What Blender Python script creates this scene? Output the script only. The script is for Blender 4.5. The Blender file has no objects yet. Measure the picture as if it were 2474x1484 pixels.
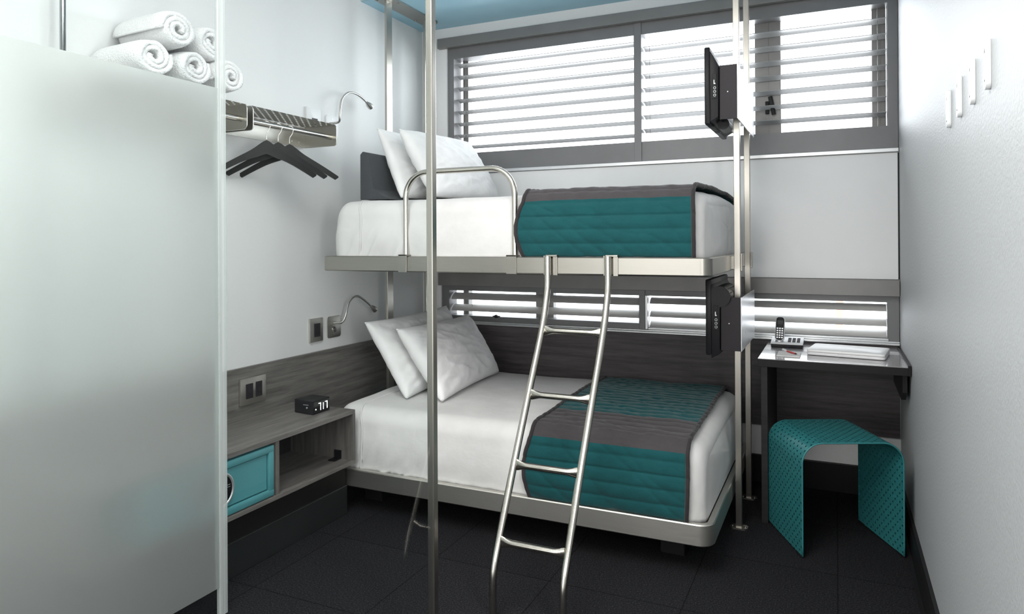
import bpy, bmesh, math, random
from mathutils import Vector, Matrix, noise
R = math.radians
PI = math.pi
scene = bpy.context.scene
C = bpy.context.collection
random.seed(4)

# ------------------------------------------------------------------ nodes
def new_mat(name):
    m = bpy.data.materials.new(name); m.use_nodes = True
    nt = m.node_tree
    return m, nt, nt.nodes, nt.links, nt.nodes['Principled BSDF']

def setp(p, **k):
    names = dict(color='Base Color', rough='Roughness', metal='Metallic', spec='Specular IOR Level', trans='Transmission Weight',
                 ior='IOR', alpha='Alpha', emit='Emission Color', emits='Emission Strength', sheen='Sheen Weight', coat='Coat Weight')
    for a, v in k.items():
        if a in ('color', 'emit'): v = (*v, 1)
        p.inputs[names[a]].default_value = v

def coords(nt, scale=(1, 1, 1), kind='Object'):
    t = nt.nodes.new('ShaderNodeTexCoord'); mp = nt.nodes.new('ShaderNodeMapping')
    mp.inputs['Scale'].default_value = scale
    nt.links.new(t.outputs[kind], mp.inputs['Vector'])
    return mp.outputs['Vector']

def noise_tex(nt, vec, scale, detail=3, rough=.55):
    n = nt.nodes.new('ShaderNodeTexNoise')
    n.inputs['Scale'].default_value = scale; n.inputs['Detail'].default_value = detail; n.inputs['Roughness'].default_value = rough
    nt.links.new(vec, n.inputs['Vector'])
    return n.outputs['Fac']

def ramp(nt, fac, stops):
    r = nt.nodes.new('ShaderNodeValToRGB'); e = r.color_ramp.elements
    while len(e) < len(stops): e.new(.5)
    for el, (p, c) in zip(e, stops):
        el.position = p; el.color = (*c, 1)
    nt.links.new(fac, r.inputs['Fac'])
    return r.outputs['Color']

def bump(nt, fac, p, strength=.2, dist=.01):
    b = nt.nodes.new('ShaderNodeBump'); b.inputs['Strength'].default_value = strength; b.inputs['Distance'].default_value = dist
    nt.links.new(fac, b.inputs['Height']); nt.links.new(b.outputs['Normal'], p.inputs['Normal'])

def plain(name, color, rough=.5, metal=0, nscale=0, nstr=.1, vary=.06, **k):
    m, nt, N, L, p = new_mat(name)
    setp(p, color=color, rough=rough, metal=metal, **k)
    v = coords(nt)
    f = noise_tex(nt, v, nscale or 6)
    lo = tuple(max(0, c * (1 - vary)) for c in color); hi = tuple(min(1, c * (1 + vary)) for c in color)
    L.new(ramp(nt, f, [(.3, lo), (.7, hi)]), p.inputs['Base Color'])
    if nscale: bump(nt, f, p, nstr, .004)
    return m

def steel(name, color=(.64, .62, .57), rough=.3, scale=(3, 3, 160)):
    m, nt, N, L, p = new_mat(name)
    setp(p, color=color, rough=rough, metal=1)
    f = noise_tex(nt, coords(nt, scale), 4, 2)
    L.new(ramp(nt, f, [(.3, tuple(c * .96 for c in color)), (.7, tuple(min(1, c * 1.03) for c in color))]), p.inputs['Base Color'])
    mr = N.new('ShaderNodeMapRange'); mr.inputs['To Min'].default_value = rough - .03; mr.inputs['To Max'].default_value = rough + .05
    L.new(f, mr.inputs['Value']); L.new(mr.outputs[0], p.inputs['Roughness'])
    return m

def wood(name, a, b, scale, rough=.45):
    m, nt, N, L, p = new_mat(name)
    setp(p, rough=rough, spec=.35)
    f = noise_tex(nt, coords(nt, scale), 3.2, 6, .65)
    f2 = noise_tex(nt, coords(nt, tuple(s * 4 for s in scale)), 3, 3)
    mx = N.new('ShaderNodeMath'); mx.operation = 'MULTIPLY_ADD'; mx.inputs[1].default_value = .3
    L.new(f2, mx.inputs[0]); L.new(f, mx.inputs[2])
    L.new(ramp(nt, mx.outputs[0], [(.45, a), (.85, b)]), p.inputs['Base Color'])
    bump(nt, mx.outputs[0], p, .15, .002)
    return m

def fabric(name, color, rough=.85, fold=.25, fscale=6, weave=900, stretch=(1, 1, 1)):
    m, nt, N, L, p = new_mat(name)
    setp(p, color=color, rough=rough, sheen=.15, spec=.15)
    f = noise_tex(nt, coords(nt, stretch), fscale, 4)
    w = noise_tex(nt, coords(nt), weave, 1)
    mx = N.new('ShaderNodeMath'); mx.operation = 'MULTIPLY_ADD'; mx.inputs[1].default_value = .04
    L.new(w, mx.inputs[0]); L.new(f, mx.inputs[2])
    L.new(ramp(nt, f, [(.3, tuple(c * .93 for c in color)), (.7, tuple(min(1, c * 1.05) for c in color))]), p.inputs['Base Color'])
    bump(nt, mx.outputs[0], p, fold, .02)
    return m

def dots_alpha(m, pitch_u, pitch_v, r):
    """round holes through a sheet, laid out along its own unrolled surface"""
    nt = m.node_tree; N = nt.nodes; L = nt.links
    p = N['Principled BSDF']; out = N['Material Output']
    uv = N.new('ShaderNodeUVMap'); uv.uv_map = 'UVMap'
    def lattice(off):
        mp = N.new('ShaderNodeMapping'); mp.inputs['Scale'].default_value = (1 / pitch_u, 1 / pitch_v, 1); mp.inputs['Location'].default_value = (off, off, 0)
        L.new(uv.outputs[0], mp.inputs['Vector'])
        fr = N.new('ShaderNodeVectorMath'); fr.operation = 'FRACTION'; L.new(mp.outputs[0], fr.inputs[0])
        sb = N.new('ShaderNodeVectorMath'); sb.operation = 'SUBTRACT'; sb.inputs[1].default_value = (.5, .5, 0); L.new(fr.outputs[0], sb.inputs[0])
        ml = N.new('ShaderNodeVectorMath'); ml.operation = 'MULTIPLY'; ml.inputs[1].default_value = (pitch_u, pitch_v, 0); L.new(sb.outputs[0], ml.inputs[0])
        ln = N.new('ShaderNodeVectorMath'); ln.operation = 'LENGTH'; L.new(ml.outputs[0], ln.inputs[0])
        return ln.outputs['Value']
    mn = N.new('ShaderNodeMath'); mn.operation = 'MINIMUM'
    L.new(lattice(0), mn.inputs[0]); L.new(lattice(.5), mn.inputs[1])
    gt = N.new('ShaderNodeMath'); gt.operation = 'GREATER_THAN'; gt.inputs[1].default_value = r
    L.new(mn.outputs[0], gt.inputs[0])
    L.new(gt.outputs[0], p.inputs['Alpha'])
    return m

def emission(name, color, s):
    m, nt, N, L, p = new_mat(name)
    setp(p, color=(0.02, .02, .02), emit=color, emits=s)
    return m

def thin_glass(name, tint=(.95, .97, .96), refl=1.0, rough=0.0):
    m, nt, N, L, p = new_mat(name)
    out = N['Material Output']; N.remove(p)
    tr = N.new('ShaderNodeBsdfTransparent'); tr.inputs['Color'].default_value = (*tint, 1)
    gl = N.new('ShaderNodeBsdfGlossy'); gl.inputs['Roughness'].default_value = rough
    fr = N.new('ShaderNodeFresnel'); fr.inputs['IOR'].default_value = 1.45
    mu = N.new('ShaderNodeMath'); mu.operation = 'MULTIPLY'; mu.inputs[1].default_value = refl
    mx = N.new('ShaderNodeMixShader')
    geo = N.new('ShaderNodeNewGeometry'); sb = N.new('ShaderNodeMath'); sb.operation = 'SUBTRACT'; sb.inputs[0].default_value = 1
    L.new(geo.outputs['Backfacing'], sb.inputs[1])
    fm = N.new('ShaderNodeMath'); fm.operation = 'MULTIPLY'; L.new(mu.outputs[0], fm.inputs[0]); L.new(sb.outputs[0], fm.inputs[1])
    L.new(fr.outputs[0], mu.inputs[0]); L.new(fm.outputs[0], mx.inputs[0]); L.new(tr.outputs[0], mx.inputs[1]); L.new(gl.outputs[0], mx.inputs[2])
    L.new(mx.outputs[0], out.inputs['Surface'])
    return m

def frosted(name):
    m, nt, N, L, p = new_mat(name)
    out = N['Material Output']; N.remove(p)
    tl = N.new('ShaderNodeBsdfTranslucent'); tl.inputs['Color'].default_value = (.80, .84, .82, 1)
    df = N.new('ShaderNodeBsdfDiffuse'); df.inputs['Color'].default_value = (.74, .79, .77, 1)
    rf = N.new('ShaderNodeBsdfRefraction'); rf.inputs['Color'].default_value = (.84, .88, .86, 1); rf.inputs['Roughness'].default_value = .62; rf.inputs['IOR'].default_value = 1.25
    f = noise_tex(nt, coords(nt), 40)
    L.new(ramp(nt, f, [(.3, (.72, .755, .745)), (.7, (.74, .775, .765))]), df.inputs['Color'])
    a = N.new('ShaderNodeMixShader'); a.inputs[0].default_value = .5; L.new(tl.outputs[0], a.inputs[1]); L.new(df.outputs[0], a.inputs[2])
    b = N.new('ShaderNodeMixShader'); b.inputs[0].default_value = .6; L.new(a.outputs[0], b.inputs[1]); L.new(rf.outputs[0], b.inputs[2])
    L.new(b.outputs[0], out.inputs['Surface'])
    return m

def speckled(name, base, spot, scale, lo, hi, rough=.5, zsplit=None):
    m, nt, N, L, p = new_mat(name)
    setp(p, rough=rough, spec=.3)
    v = N.new('ShaderNodeTexVoronoi'); v.inputs['Scale'].default_value = scale
    L.new(coords(nt), v.inputs['Vector'])
    f2 = noise_tex(nt, coords(nt), scale * .3, 2)
    ad = N.new('ShaderNodeMath'); ad.operation = 'MULTIPLY_ADD'; ad.inputs[1].default_value = .55
    L.new(f2, ad.inputs[0]); L.new(v.outputs['Distance'], ad.inputs[2])
    L.new(ramp(nt, ad.outputs[0], [(lo, spot), (hi, base)]), p.inputs['Base Color'])
    bump(nt, f2, p, .1, .003)
    return m

# ------------------------------------------------------------------ materials
M = {}
M['wall'] = plain('white_wall_paint', (.79, .795, .792), .55, nscale=150, nstr=.12, vary=.015)
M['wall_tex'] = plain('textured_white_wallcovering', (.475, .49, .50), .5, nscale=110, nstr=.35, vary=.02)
M['ceil_white'] = plain('white_ceiling_paint', (.84, .86, .87), .6, vary=.01)
M['ceil_blue'] = plain('pale_blue_ceiling_paint', (.33, .56, .67), .45, vary=.03)
M['panel_white'] = plain('white_gloss_panel', (.82, .83, .835), .3, vary=.01)
M['frame_grey'] = plain('grey_window_aluminium', (.185, .185, .19), .38, metal=.2, vary=.05)
M['trim_grey'] = plain('grey_trim_aluminium', (.215, .21, .205), .36, metal=.3, vary=.06)
M['sill'] = steel('pale_sill_aluminium', (.66, .67, .68), .3, (160, 3, 3))
M['slat'] = plain('slat_grey_white', (.27, .27, .268), .42, vary=.03)
M['slat_pale'] = plain('slat_pale_grey', (.36, .36, .36), .42, vary=.03)
M['slat_dark'] = plain('slat_grey', (.52, .515, .50), .35, metal=.1, vary=.04)
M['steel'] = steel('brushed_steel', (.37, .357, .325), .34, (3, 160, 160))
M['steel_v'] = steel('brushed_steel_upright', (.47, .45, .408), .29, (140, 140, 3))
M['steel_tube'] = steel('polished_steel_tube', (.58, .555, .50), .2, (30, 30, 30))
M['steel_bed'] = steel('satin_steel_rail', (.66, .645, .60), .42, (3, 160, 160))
M['steel_shelf'] = steel('shelf_steel', (.50, .485, .445), .34, (120, 3, 120))
M['shelf_perf'] = dots_alpha(steel('perforated_shelf_steel', (.50, .485, .445), .34, (120, 3, 120)), .046, .034, .0046)
M['chrome'] = steel('dark_chrome', (.30, .32, .32), .15, (8, 8, 8))
M['wire'] = steel('hook_wire', (.75, .74, .71), .2, (8, 8, 8))
M['lampmetal'] = steel('lamp_steel', (.58, .57, .54), .3, (20, 20, 20))
M['plate'] = steel('wall_plate_steel', (.62, .60, .55), .34, (3, 120, 3))
M['plate_white'] = plain('pale_wall_plate', (.82, .83, .84), .35, vary=.02)
M['wood_y'] = wood('hazed_oak_laminate_along_wall', (.092, .085, .079), (.215, .203, .19), (14, .9, 14))  # oak tones lightened, haze of the glass in front put into the colour
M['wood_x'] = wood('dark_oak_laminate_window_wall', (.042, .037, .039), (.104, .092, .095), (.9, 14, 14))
M['wood_box'] = wood('grey_oak_nightstand', (.095, .087, .082), (.22, .205, .193), (14, .9, 14))
M['wood_box_z'] = wood('grey_oak_nightstand_upright', (.085, .078, .073), (.17, .158, .148), (14, 14, .9))
M['wood_dark'] = wood('dark_desk_laminate', (.012, .011, .012), (.024, .021, .022), (1, 14, 14), .5)
M['desktop'] = plain('grey_gloss_desk_laminate', (.36, .345, .35), .26, vary=.04, coat=.6)
M['desk_edge'] = plain('black_edge_band', (.016, .015, .016), .4, spec=.22)
M['black'] = plain('black_plastic', (.014, .014, .016), .42, spec=.22)
M['tv_black'] = plain('television_plastic', (.014, .0135, .016), .38, spec=.22)
M['tv_box'] = plain('dark_coated_box', (.026, .022, .026), .4, spec=.22)
M['tv_screen'] = plain('television_screen', (.006, .006, .008), .12)
M['plate_bright'] = steel('bright_steel_plate', (.72, .73, .75), .28, (90, 3, 90))
M['carpet'] = None
M['base'] = speckled('black_speckled_base', (.013, .013, .014), (.10, .095, .09), 75, .05, .16, .45)
M['granite'] = speckled('black_flecked_stone', (.016, .015, .015), (.16, .14, .115), 55, .02, .12, .4)
M['plinth'] = plain('smooth_black_plinth', (.018, .02, .021), .5)
M['sheet'] = fabric('white_sheet', (.70, .695, .688), .85, .3, 6)
M['sheet_cream'] = fabric('white_pillowcase', (.83, .83, .83), .85, .35, 8)
M['teal'] = fabric('teal_quilting', (.008, .074, .081), .85, .32, 14, stretch=(1, 1, 1))
M['charcoal'] = fabric('charcoal_quilting', (.062, .056, .060), .85, .35, 14)
M['binding'] = fabric('charcoal_binding', (.036, .032, .034), .85, .2, 30)
M['felt'] = fabric('dark_grey_upholstery', (.055, .06, .066), .9, .1, 30)
M['towel'] = fabric('white_terry', (.90, .90, .90), .95, .5, 150)
M['hanger'] = plain('black_hanger', (.017, .0165, .017), .42, spec=.22)
M['safe'] = plain('teal_enamel', (.085, .30, .33), .45, vary=.05)
M['silver'] = plain('silver_plastic', (.60, .61, .62), .3, metal=.6)
M['white_plastic'] = plain('white_plastic', (.9, .9, .9), .3, vary=.02)
M['phone_white'] = plain('pale_phone_plastic', (.85, .85, .86), .35, vary=.02)
M['paper'] = plain('white_paper', (.82, .81, .80), .8, vary=.02)
M['red'] = plain('red_pen', (.55, .03, .03), .35)
M['stool'] = plain('teal_painted_steel', (.034, .205, .218), .33, vary=.03)
M['stool_perf'] = dots_alpha(plain('teal_perforated_steel', (.034, .205, .218), .33, vary=.03), .036, .036, .0040)
M['digit'] = emission('lit_digits', (1, 1, 1), 4)
M['glass'] = thin_glass('clear_pane', (.93, .945, .945), .55)
M['glass_window'] = thin_glass('window_pane', (.97, .98, .98), .6)
M['frost'] = frosted('frosted_film')
M['edge_glass'] = plain('pane_edge_strip', (.60, .64, .63), .25, vary=.01, alpha=.55)
M['outside'] = plain('pale_street', (.8, .8, .8), .8)
M['orange'] = plain('orange_post_paint', (.85, .36, .25), .6)

def make_carpet():
    m, nt, N, L, p = new_mat('charcoal_carpet_tiles')
    setp(p, rough=.95, spec=.05)
    f = noise_tex(nt, coords(nt), 170, 3, .75)
    f2 = noise_tex(nt, coords(nt), 3, 3)
    col = ramp(nt, f, [(.35, (.010, .010, .0115)), (.55, (.023, .023, .0255)), (.72, (.062, .062, .066))])
    br = N.new('ShaderNodeTexBrick'); br.offset = 0; br.inputs['Scale'].default_value = 1
    br.inputs['Mortar Size'].default_value = .0022; br.inputs['Brick Width'].default_value = .5; br.inputs['Row Height'].default_value = .5
    br.inputs['Color1'].default_value = (1, 1, 1, 1); br.inputs['Color2'].default_value = (.9, .9, .9, 1); br.inputs['Mortar'].default_value = (.45, .45, .45, 1)
    t = coords(nt, (1, 1, 1)); L.new(t, br.inputs['Vector'])
    mx = N.new('ShaderNodeMix'); mx.data_type = 'RGBA'; mx.blend_type = 'MULTIPLY'; mx.inputs[0].default_value = 1
    L.new(col, mx.inputs[6]); L.new(br.outputs['Color'], mx.inputs[7])
    L.new(mx.outputs[2], p.inputs['Base Color'])
    bump(nt, f, p, .5, .004)
    return m
M['carpet'] = make_carpet()

# ------------------------------------------------------------------ mesh helpers
def bx(bm, x0, x1, y0, y1, z0, z1, bev=0, seg=2):
    r = bmesh.ops.create_cube(bm, size=1)
    vs = r['verts']
    for v in vs:
        v.co = Vector((x0 + (v.co.x + .5) * (x1 - x0), y0 + (v.co.y + .5) * (y1 - y0), z0 + (v.co.z + .5) * (z1 - z0)))
    if bev:
        es = list({e for v in vs for e in v.link_edges})
        bmesh.ops.bevel(bm, geom=es, offset=bev, segments=seg, profile=.5, affect='EDGES')
    return vs

def tube(bm, pts, rad, seg=12, cap=True, closed=False):
    pts = [Vector(p) for p in pts]; n = len(pts)
    rs = rad if isinstance(rad, (list, tuple)) else [rad] * n
    T = []
    for i in range(n):
        a = pts[(i - 1) % n] if (closed or i) else pts[i]; b = pts[(i + 1) % n] if (closed or i < n - 1) else pts[i]
        T.append((b - a).normalized())
    up = Vector((0, 0, 1)) if abs(T[0].z) < .9 else Vector((0, 1, 0))
    u = T[0].cross(up).normalized(); rings = []
    for i in range(n):
        u = (u - T[i] * u.dot(T[i])).normalized(); w = T[i].cross(u)
        rings.append([bm.verts.new(pts[i] + (u * math.cos(2 * PI * k / seg) + w * math.sin(2 * PI * k / seg)) * rs[i]) for k in range(seg)])
    for i in range(n if closed else n - 1):
        a, b = rings[i], rings[(i + 1) % n]
        for k in range(seg): bm.faces.new((a[k], a[(k + 1) % seg], b[(k + 1) % seg], b[k]))
    if cap and not closed:
        bm.faces.new(rings[0][::-1]); bm.faces.new(rings[-1])

def cyl(bm, c, axis, r, h, seg=24, r2=None):
    a = Vector(axis).normalized(); c = Vector(c)
    tube(bm, [c, c + a * h], [r, r if r2 is None else r2], seg)

def prism(bm, poly, axis, a, b, bev=0):
    """poly: list of 2D points in the plane across axis ('x': (y,z), 'y': (x,z), 'z': (x,y))"""
    def P(q, t):
        if axis == 'x': return (t, q[0], q[1])
        if axis == 'y': return (q[0], t, q[1])
        return (q[0], q[1], t)
    A = [bm.verts.new(P(q, a)) for q in poly]; B = [bm.verts.new(P(q, b)) for q in poly]
    n = len(poly)
    fs = [bm.faces.new(A), bm.faces.new(B[::-1])]
    for i in range(n): fs.append(bm.faces.new((A[i], B[i], B[(i + 1) % n], A[(i + 1) % n])))
    bmesh.ops.recalc_face_normals(bm, faces=fs)
    if bev:
        es = list({e for f in fs for e in f.edges})
        bmesh.ops.bevel(bm, geom=es, offset=bev, segments=2, profile=.5, affect='EDGES')

def arc(cx, cy, r, a0, a1, n):
    return [(cx + r * math.cos(R(a0 + (a1 - a0) * i / n)), cy + r * math.sin(R(a0 + (a1 - a0) * i / n))) for i in range(n + 1)]

def roundrect(x0, x1, y0, y1, r, n=6):
    return arc(x1 - r, y0 + r, r, -90, 0, n) + arc(x1 - r, y1 - r, r, 0, 90, n) + arc(x0 + r, y1 - r, r, 90, 180, n) + arc(x0 + r, y0 + r, r, 180, 270, n)

def bezier_path(pts, n=8):
    """Catmull-Rom through points"""
    P = [Vector(p) for p in pts]; P = [P[0] * 2 - P[1]] + P + [P[-1] * 2 - P[-2]]
    out = []
    for i in range(1, len(P) - 2):
        for k in range(n):
            t = k / n; a, b, c, d = P[i - 1], P[i], P[i + 1], P[i + 2]
            out.append(.5 * ((2 * b) + (c - a) * t + (2 * a - 5 * b + 4 * c - d) * t * t + (3 * b - a - 3 * c + d) * t ** 3))
    out.append(P[-2]); return out

def wloc(o):
    v = Vector((0, 0, 0))
    while o: v += o.location; o = o.parent
    return v

def obj(name, bm, mat, parent=None, smooth=False, label=None, local=False):
    """link a bmesh (built in world coordinates) as ONE object; local=True keeps coordinates as they are"""
    me = bpy.data.meshes.new(name)
    if parent is not None and not local:
        bmesh.ops.translate(bm, verts=bm.verts, vec=-wloc(parent))
    bmesh.ops.recalc_face_normals(bm, faces=bm.faces)
    bm.to_mesh(me); bm.free()
    me.materials.append(mat)
    o = bpy.data.objects.new(name, me); C.objects.link(o); o.parent = parent
    if smooth:
        for p in me.polygons: p.use_smooth = True
        if smooth != 'all':
            me.set_sharp_from_angle(angle=R(smooth if smooth is not True else 40))
    if label: o['label'] = label
    return o

def tag(o, label, cat, group=None, kind=None):
    o['label'] = label; o['category'] = cat
    if group: o['group'] = group
    if kind: o['kind'] = kind
    return o

def thing(name, label, cat, loc=(0, 0, 0), group=None, rotz=0):
    o = bpy.data.objects.new(name, None); C.objects.link(o); o.location = loc; o.rotation_euler = (0, 0, rotz)
    o.empty_display_size = .05
    return tag(o, label, cat, group)

def struct(name, bm, mat, parent=None, smooth=False):
    o = obj(name, bm, mat, parent, smooth)
    if parent is None: o['kind'] = 'structure'
    return o

def copy_tree(o, parent=None):
    c = o.copy(); C.objects.link(c); c.parent = parent
    for ch in list(o.children): copy_tree(ch, c)
    return c

def B(): return bmesh.new()

# ------------------------------------------------------------------ room numbers (metres)
XL, XR, YB, YN, ZC = -2.49, .29, 3.995, -1.25, 2.70

# ------------------------------------------------------------------ setting
b = B(); bx(b, XL - .1, XR + .1, YN - .1, YB + .25, -.08, 0); struct('floor', b, M['carpet'])
b = B(); bx(b, XL - .1, XR + .1, YN - .1, 3.335, ZC, ZC + .1); struct('ceiling', b, M['ceil_white'])
b = B(); bx(b, XL - .1, XR + .1, 3.335, YB + .1, ZC - .004, ZC + .1); struct('ceiling', b, M['ceil_blue'])
b = B(); bx(b, XL - .1, XL, YN, YB + .25, 0, ZC); struct('wall_left', b, M['wall'])
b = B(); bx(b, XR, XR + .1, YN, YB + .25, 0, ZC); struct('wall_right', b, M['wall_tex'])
b = B(); bx(b, XL - .1, XR + .1, YN - .1, YN, 0, ZC); struct('wall_near', b, M['wall'])
UWX0, UWZ0, UWZ1 = -2.298, 1.755, 2.585
LWX0, LWZ0, LWZ1 = -2.350, .785, 1.045
b = B()
bx(b, XL, XR, YB, YB + .18, UWZ1, ZC)
bx(b, XL, XR, YB, YB + .18, LWZ1, UWZ0)
bx(b, XL, XR, YB, YB + .18, 0, LWZ0)
bx(b, XL, UWX0, YB, YB + .18, UWZ0, UWZ1)
bx(b, XL, LWX0, YB, YB + .18, LWZ0, LWZ1)
struct('wall_back', b, M['wall'])
b = B(); bx(b, XL + .003, XR, YB - .014, YB, 0, .15, .004); struct('baseboard_back', b, M['base'])
b = B()
prism(b, [(XR, 0), (XR, .125), (XR - .012, .125), (XR - .018, .10), (XR - .018, .012), (XR - .03, .0)], 'y', YN, YB - .016)
struct('baseboard_right', b, M['base'])
b = B(); bx(b, XL, -2.135, .2, 2.72, .138, .245); o = struct('trim_1', b, M['granite'])
b = B(); bx(b, XL, -2.128, .2, 2.725, 0, .138, .003); struct('baseboard_left', b, M['plinth'])

# window surrounds on the back wall
b = B(); bx(b, -2.352, XR - .003, YB - .035, YB, 2.56, 2.623, .002); struct('trim_2', b, M['trim_grey'])
b = B(); bx(b, -2.354, XR - .003, YB - .035, YB, 1.016, 1.098, .002); struct('trim_3', b, M['trim_grey'])
b = B(); bx(b, XL + .12, XR - .007, YB - .012, YB, 1.100, 1.733, .0015); struct('trim_4', b, M['panel_white'])
b = B(); bx(b, XR - .0065, XR - .0005, YB - .006, YB, 1.100, 1.733); struct('dark_gap_strip', b, M['desk_edge'])  # black strip standing in for the dark gap at the panel's end
b = B(); bx(b, -2.30, XR - .003, YB - .024, YB + .03, 1.736, 1.756, .002); struct('trim_5', b, M['sill'])
b = B()
bx(b, -2.36, XR - .003, YB - .028, YB + .02, .771, .781, .002)
bx(b, -2.36, XR - .003, YB - .016, YB + .03, .781, .790, .002)
struct('trim_6', b, M['sill'])

def window(name, x0, z0, z1, jamb, mull, toprail, botrail, posts, botrail_r=None):
    w = bpy.data.objects.new(name, None); C.objects.link(w); w['kind'] = 'structure'
    w.location = ((x0 + XR) / 2, YB + .06, z0)
    x1 = XR - .003; ym = YB + .012; yo = YB + .115
    b = B()
    bx(b, x0, x0 + jamb, ym, yo, z0, z1); bx(b, x1 - jamb, x1, ym, yo, z0, z1)
    bx(b, x0 + jamb, x1 - jamb, ym, yo, z1 - toprail, z1)
    bx(b, x0 + jamb, mull[0], ym, yo, z0, z0 + botrail)
    bx(b, mull[1], x1 - jamb, ym, yo, z0, z0 + (botrail_r or botrail))
    obj('window_frame', b, M['frame_grey'], w)
    b = B(); bx(b, mull[0], mull[1], ym - .008, yo, z0, z1, .002); obj('mullion', b, M['frame_grey'], w)
    for pa, pb in posts:
        b = B(); bx(b, pa, pb, YB + .10, YB + .15, z0, z1, .003); bx(b, (pa + pb) / 2 - .004, (pa + pb) / 2 + .004, YB + .096, YB + .10, z0, z1)
        obj('sash_post', b, M['trim_grey'], w)
    for pa, pb in ((x0 + jamb, mull[0]), (mull[1], x1 - jamb)):
        b = B(); bx(b, pa, pb, YB + .122, YB + .127, z0, z1); obj('pane', b, M['glass_window'], w)
    return w
w1 = window('window_1', UWX0, UWZ0, UWZ1, .044, (-1.056, -1.012), .092, .118, [(-.40, -.265), (-2.235, -2.195), (.175, .24)])
b = B()
cyl(b, (-.30, YB + .083, 1.985), (-.2, 0, 1), .012, .10, 10); bx(b, -.345, -.325, YB + .085, YB + .097, 1.99, 2.06, .003)
obj('sash_handle', b, M['black'], w1)
w2 = window('window_2', LWX0, LWZ0, LWZ1, .053, (-1.034, -.998), .062, .037, [(-1.72, -1.60), (-2.24, -2.20)], .018)
b = B(); cyl(b, (-1.95, YB + .004, .826), (0, -1, 0), .011, .012, 12); bx(b, -1.975, -1.925, YB - .002, YB + .008, .823, .829, .002)
obj('sash_latch', b, M['black'], w2)
b = B()
bx(b, -.996, -.982, YB + .0, YB + .02, .79, .985, .002)
bx(b, -.98, .24, YB + .0, YB + .02, .79, .80, .002)
obj('sliding_sash_edge', b, M['sill'], w2)

def slat_set(bm, x0, x1, zs, width, tilt, y, camber=.006):
    t = R(tilt)
    for zc in zs:
        n = 6; pro = []
        for side in (1, -1):
            for k in range(n + 1):
                q = -1 + 2 * k / n if side == 1 else 1 - 2 * k / n
                a, h = q * width / 2, camber * (1 - q * q) + side * .0016
                pro.append((y + a * math.cos(t) - h * math.sin(t), zc + a * math.sin(t) + h * math.cos(t)))
        prism(bm, pro, 'x', x0, x1)

def blind(label, x0, x1, zs, width, tilt, mat, ztop, zbot, cords, y, group='louvred slat blinds in the windows'):
    t = thing('slat_blind', label, 'blind', ((x0 + x1) / 2, y, zbot), group)
    b = B(); slat_set(b, x0, x1, zs, width, tilt, y); obj('slats', b, mat, t, smooth=50)
    for c in cords:
        b = B(); cyl(b, (c, y, zbot + .002), (0, 0, 1), .0012, ztop - zbot - .004, 6); obj('ladder_cord', b, M['trim_grey'], t)
    return t
YS = YB + .056
blind('grey slatted blind in the left half of the upper window', -2.25, -1.06, [2.453 - .0768 * k for k in range(8)], .062, -9, M['slat'], 2.49, 1.875, [-2.19], YS)
blind('white slatted blind in the right half of the upper window, behind the steel posts', -1.008, .238, [2.416 - .0795 * k for k in range(7)], .066, -10, M['slat_pale'], 2.49, 1.875, [-.975, .2], YS)
blind('dark grey slatted blind in the left half of the lower window, behind the ladder', -2.292, -1.038, [.944, .869], .062, 38, M['slat_dark'], .985, .824, [-2.15], YS)
blind('pale grey slatted blind in the right half of the lower window, above the desk', -.978, .232, [.952, .876, .818], .055, 34, M['slat_dark'], .985, .803, [], YS)

# street outside
b = B(); bx(b, -12, 12, 4.4, 60, -4.2, -4.0); o = obj('street', b, M['outside']); o['kind'] = 'structure'
t = thing('post', 'orange post out in the street seen through the lower window', 'post', (.05, 12, -4))
b = B(); tube(b, [(.05, 12, -4), (.05, 12, 0.6)], .05, 12); obj('shaft', b, M['orange'], t)
b = B(); cyl(b, (.05, 12, .6), (0, 0, 1), .09, .12, 12); obj('cap', b, M['orange'], t)

# ------------------------------------------------------------------ wood panels
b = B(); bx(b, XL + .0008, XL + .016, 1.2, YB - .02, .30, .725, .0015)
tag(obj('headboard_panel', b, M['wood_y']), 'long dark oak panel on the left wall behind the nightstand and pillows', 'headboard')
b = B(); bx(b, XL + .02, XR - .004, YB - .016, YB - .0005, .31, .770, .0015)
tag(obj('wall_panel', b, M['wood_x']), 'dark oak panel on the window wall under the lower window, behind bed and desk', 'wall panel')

# ------------------------------------------------------------------ lower bed frame
def loop_rail(bm, x0, x1, y0, y1, z0, z1, rr, rl, th):
    def loop(i):
        r1 = max(rr - i, .004); r0 = max(rl - i, .002)
        X0, X1, Y0, Y1 = x0 + i, x1 - i, y0 + i, y1 - i
        return arc(X1 - r1, Y0 + r1, r1, -90, 0, 8) + arc(X1 - r1, Y1 - r1, r1, 0, 90, 8) + arc(X0 + r0, Y1 - r0, r0, 90, 180, 8) + arc(X0 + r0, Y0 + r0, r0, 180, 270, 8)
    e = .004
    sec = [(0, z0 + e), (e, z0), (th, z0), (th, z1 - e), (th - e, z1), (e, z1), (0, z1 - e)]
    rings = [[bm.verts.new((q[0], q[1], z)) for q in loop(i)] for i, z in sec]
    n = len(rings[0]); m = len(rings)
    for i in range(m):
        a, c = rings[i], rings[(i + 1) % m]
        for k in range(n): bm.faces.new((a[k], a[(k + 1) % n], c[(k + 1) % n], c[k]))

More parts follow.
